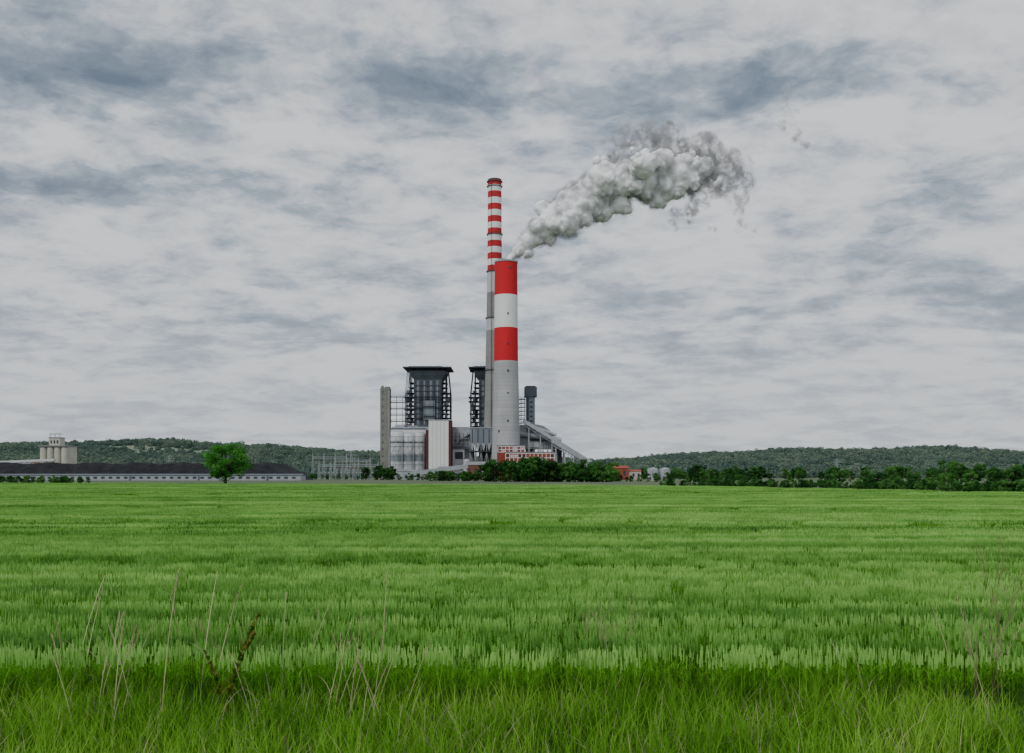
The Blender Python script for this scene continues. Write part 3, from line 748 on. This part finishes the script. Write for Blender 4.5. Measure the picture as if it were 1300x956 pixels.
def gantry(px0,px1,Y,pyt):
    root=empty('switchyard_gantry'); mb=MB(); x0,x1=wx(px0,Y),wx(px1,Y); h=wz(pyt,Y)
    n=max(1,int(round((px1-px0)/14)))
    for i in range(n+1):
        X=x0+(x1-x0)*i/n
        for s in (-1,1): mb.beam((X+s*1.2,Y,0),(X+s*.2,Y,h*1.12),.13,'steel'); mb.beam((X+s*.2,Y+1.2,0),(X,Y,h*1.12),.1,'steel')
        for j in range(6): 
            a=j/6;b=(j+1)/6; mb.beam((X-1.2+a,Y,h*a),(X+1.2-b,Y,h*b),.08,'steel')
        mb.beam((X,Y,h*1.1),(X,Y,h*1.35),.07,'steel')
    mb.beam((x0,Y,h),(x1,Y,h),.14,'steel'); mb.beam((x0,Y,h-1.4),(x1,Y,h-1.4),.14,'steel')
    N=n*8
    for i in range(N): 
        a=x0+(x1-x0)*i/N; b=x0+(x1-x0)*(i+1)/N; mb.beam((a,Y,h if i%2 else h-1.4),(b,Y,h-1.4 if i%2 else h),.08,'steel')
    mb.obj('lattice',root)
    mb=MB()
    for i in range(n*3):
        X=x0+(x1-x0)*(i+.5)/(n*3); mb.beam((X,Y,h-1.4),(X,Y,h-3.4),.15,'rust'); mb.beam((X,Y+1,0),(X,Y+1,h*.45),.12,'steel'); mb.box(X-.5,X+.5,Y+.5,Y+1.5,h*.45,h*.45+.8,'steel')
    mb.obj('insulators',root)
gantry(397,440,820.,580); gantry(425,470,860.,584); gantry(405,480,780.,590)
def pylon(px,Y,pyt):
    root=empty('power_pylon'); mb=MB(); X=wx(px,Y); h=wz(pyt,Y)
    for sx in (-1,1):
        for sy in (-1,1): mb.beam((X+sx*2.6,Y+sy*2.6,0),(X+sx*.3,Y+sy*.3,h),.12,'steel')
    for j in range(9):
        a=j/9;b=(j+1)/9; wa=2.6-2.3*a; wb=2.6-2.3*b
        mb.beam((X-wa,Y-wa,h*a),(X+wb,Y-wb,h*b),.07,'steel'); mb.beam((X+wa,Y-wa,h*a),(X-wb,Y-wb,h*b),.07,'steel')
    for f,w_ in ((.72,5),(.84,6.5),(.95,4.5)):
        mb.beam((X-w_,Y,h*f),(X+w_,Y,h*f),.12,'steel'); mb.beam((X-w_,Y,h*f),(X,Y,h*f+1.5),.08,'steel'); mb.beam((X+w_,Y,h*f),(X,Y,h*f+1.5),.08,'steel')
    mb.obj('lattice',root)
pylon(446,1100.,572); pylon(215,1300.,578); pylon(1062,1200.,583)

# ---------------------------------------------------------------- smoke plume
Ys=860.
def pw(px,py,dy=0): return Vector((wx(px,Ys),Ys+dy,wz(py,Ys)))
kk=K(Ys)
core=[]
path=[(646,329,5),(653,323,8),(662,315,12),(674,304,17),(688,292,22),(702,281,26),(718,269,30),(736,257,33),(755,245,33),(774,235,33),(793,227,34),(813,224,35),(833,223,34),(853,223,31),(870,220,27),(888,216,21),(902,212,13)]
def addlobes(L,c,r,n,dep,lo=.3,hi=.6,rmin=1.3):
    L.append((c,r))
    if dep==0: return
    for i in range(n):
        d=Vector((random.gauss(0,1),random.gauss(0,1),random.gauss(0,1))).normalized()
        rr=r*random.uniform(lo,hi)
        if rr>rmin: addlobes(L,c+d*r*random.uniform(.65,.9),rr,max(4,n-2),dep-1,lo,hi,rmin)
for i in range(len(path)-1):
    (ax,ay,ar),(bx_,by_,br_)=path[i],path[i+1]
    for f in (0,.33,.66):
        px,py,r=ax+(bx_-ax)*f,ay+(by_-ay)*f,ar+(br_-ar)*f
        core.append((pw(px,py),r*.66*kk))
        for j in range(2):
            addlobes(core,pw(px+random.gauss(0,r*.25),py+random.gauss(0,r*.36),random.gauss(0,r*.35)*kk),r*random.uniform(.34,.52)*kk,9,2)
for (px,py,r) in [(765,202,12),(785,196,12),(802,188,10),(825,190,12),(862,193,11),(880,198,12),(896,203,11)]:
    for j in range(2): addlobes(core,pw(px+random.gauss(0,r*.4),py+random.gauss(0,r*.4),random.gauss(0,6)),r*random.uniform(.3,.5)*kk,7,2)
wis=[]
def wisp(px,py,r,n,sx=1.,sy=1.):
    for i in range(n):
        c=pw(px+random.gauss(0,r*sx*.6),py+random.gauss(0,r*sy*.6),random.gauss(0,r*.5)*kk); q=random.uniform(.5,1.0)*r*kk
        wis.append((c,max(q,3.2)))
for a in [(803,170,11,7),(812,180,13,8),(800,190,14,6),(848,165,7,5),(838,180,16,9),(860,184,17,9),(885,191,17,9),(905,199,16,10),(920,206,15,10),(936,208,12,8),(948,216,9,7),(938,226,11,8),(946,240,9,7,.7,1.3),(943,256,7,7,.6,1.5),(922,240,12,8),(939,272,7,6,.7,1.5),(942,288,6,5,.7,1.2),(905,230,16,9),(864,276,10,6),(852,286,7,4),(882,260,12,7),
          (888,225,18,11),(999,112,5,6,.7,1.5),(994,126,6,7,.7,1.8),(995,142,7,7,.8,1.8),(1001,158,7,7,.9,1.6),(1010,172,6,6,.8,1.5),(1020,185,5,4),(905,292,4,2),(958,294,4,2),(780,180,10,6)]:
    wisp(*a)
halo=[(p,r*1.2+2.2) for p,r in core if r>1.8][::2]

def smoke_points(name,pts,voxel,mat,mesh,amp=0,ns=.1):
    me=bpy.data.meshes.new(name); me.from_pydata([tuple(p[0]) for p in pts],[],[])
    a=me.attributes.new('rad','FLOAT','POINT'); a.data.foreach_set('value',[max(p[1],voxel*.95) for p in pts])
    me.materials.append(mat)
    o=bpy.data.objects.new(name,me); scene.collection.objects.link(o)
    g=bpy.data.node_groups.new(name+'_gn','GeometryNodeTree')
    g.interface.new_socket('Geometry',in_out='INPUT',socket_type='NodeSocketGeometry'); g.interface.new_socket('Geometry',in_out='OUTPUT',socket_type='NodeSocketGeometry')
    gi=g.nodes.new('NodeGroupInput'); go=g.nodes.new('NodeGroupOutput')
    mp_=g.nodes.new('GeometryNodeMeshToPoints'); pv=g.nodes.new('GeometryNodePointsToVolume')
    na=g.nodes.new('GeometryNodeInputNamedAttribute'); na.data_type='FLOAT'; na.inputs['Name'].default_value='rad'
    ra=[q for q in na.outputs if q.enabled][0]
    g.links.new(gi.outputs[0],mp_.inputs[0]); g.links.new(ra,mp_.inputs['Radius'])
    pv.resolution_mode='VOXEL_SIZE'; pv.inputs['Voxel Size'].default_value=voxel; pv.inputs['Density'].default_value=1.0
    g.links.new(mp_.outputs[0],pv.inputs['Points']); g.links.new(ra,pv.inputs['Radius'])
    last=pv.outputs[0]
    if mesh:
        vm=g.nodes.new('GeometryNodeVolumeToMesh'); vm.inputs['Threshold'].default_value=.15
        g.links.new(last,vm.inputs[0]); last=vm.outputs[0]
        for sc_,am in ((ns,amp),(ns*3.5,amp*.30)):
            nz=g.nodes.new('ShaderNodeTexNoise'); nz.inputs['Scale'].default_value=sc_; nz.inputs['Detail'].default_value=3; nz.inputs['Roughness'].default_value=.55
            sb=g.nodes.new('ShaderNodeVectorMath'); sb.operation='SUBTRACT'; sb.inputs[1].default_value=(.5,.5,.5); g.links.new(nz.outputs['Color'],sb.inputs[0])
            ml=g.nodes.new('ShaderNodeVectorMath'); ml.operation='SCALE'; ml.inputs['Scale'].default_value=am; g.links.new(sb.outputs[0],ml.inputs[0])
            sp_=g.nodes.new('GeometryNodeSetPosition'); g.links.new(last,sp_.inputs[0]); g.links.new(ml.outputs[0],sp_.inputs['Offset']); last=sp_.outputs[0]
        ss=g.nodes.new('GeometryNodeSetShadeSmooth'); g.links.new(last,ss.inputs[0]); last=ss.outputs[0]
    sm=g.nodes.new('GeometryNodeSetMaterial'); sm.inputs['Material'].default_value=mat
    g.links.new(last,sm.inputs[0]); g.links.new(sm.outputs[0],go.inputs[0])
    md=o.modifiers.new('smoke','NODES'); md.node_group=g
    return o
m,t,out=newmat('steam_body')
geo=t.new('ShaderNodeNewGeometry'); n1=t.noise(geo.outputs['Position'],.05,4,.6)
c=t.ramp(n1.outputs['Fac'],[(.3,(.93,.94,.96)),(.6,(.99,.99,.99))])
d=t.new('ShaderNodeBsdfPrincipled'); t.link(c,d.inputs['Base Color']); d.inputs['Roughness'].default_value=1; d.inputs['Specular IOR Level'].default_value=0
d.inputs['Subsurface Weight'].default_value=1.0; d.inputs['Subsurface Radius'].default_value=(1,1,1); d.inputs['Subsurface Scale'].default_value=2.5
t.link(d.outputs[0],out.inputs[0]); bodym=m
def volm(name,col,n0,gain,scale,absb):
    m,t,out=newmat(name)
    geo=t.new('ShaderNodeNewGeometry'); n1=t.noise(geo.outputs['Position'],scale,5,.68,.6)
    at=t.new('ShaderNodeAttribute'); at.attribute_name='density'
    f=t.math('MULTIPLY',t.math('SUBTRACT',n1.outputs['Fac'],n0,clamp=True),gain)
    v=t.new('ShaderNodeVolumeScatter'); v.inputs['Color'].default_value=(*col,1); v.inputs['Anisotropy'].default_value=.1
    dn=t.math('MULTIPLY',at.outputs['Fac'],f)
    t.link(dn,v.inputs['Density'])
    if absb:
        ab=t.new('ShaderNodeVolumeAbsorption'); ab.inputs['Color'].default_value=(.3,.35,.42,1)
        t.link(t.math('MULTIPLY',dn,absb),ab.inputs['Density'])
        ad=t.new('ShaderNodeAddShader'); t.link(v.outputs[0],ad.inputs[0]); t.link(ab.outputs[0],ad.inputs[1]); t.link(ad.outputs[0],out.inputs['Volume'])
    else: t.link(v.outputs[0],out.inputs['Volume'])
    return m
root=empty('smoke_plume')
b=smoke_points('steam_body',core,.9,bodym,True,4.5,.10); b.parent=root
b=smoke_points('steam_wisps',wis,1.3,volm('steam_wisps',(.96,.97,.99),.475,1.5,.14,.10),False); b.parent=root
b=smoke_points('steam_halo',halo,1.5,volm('steam_halo',(.99,.99,1.0),.44,1.0,.16,0),False); b.parent=root
print('core',len(core),'wis',len(wis),'halo',len(halo))
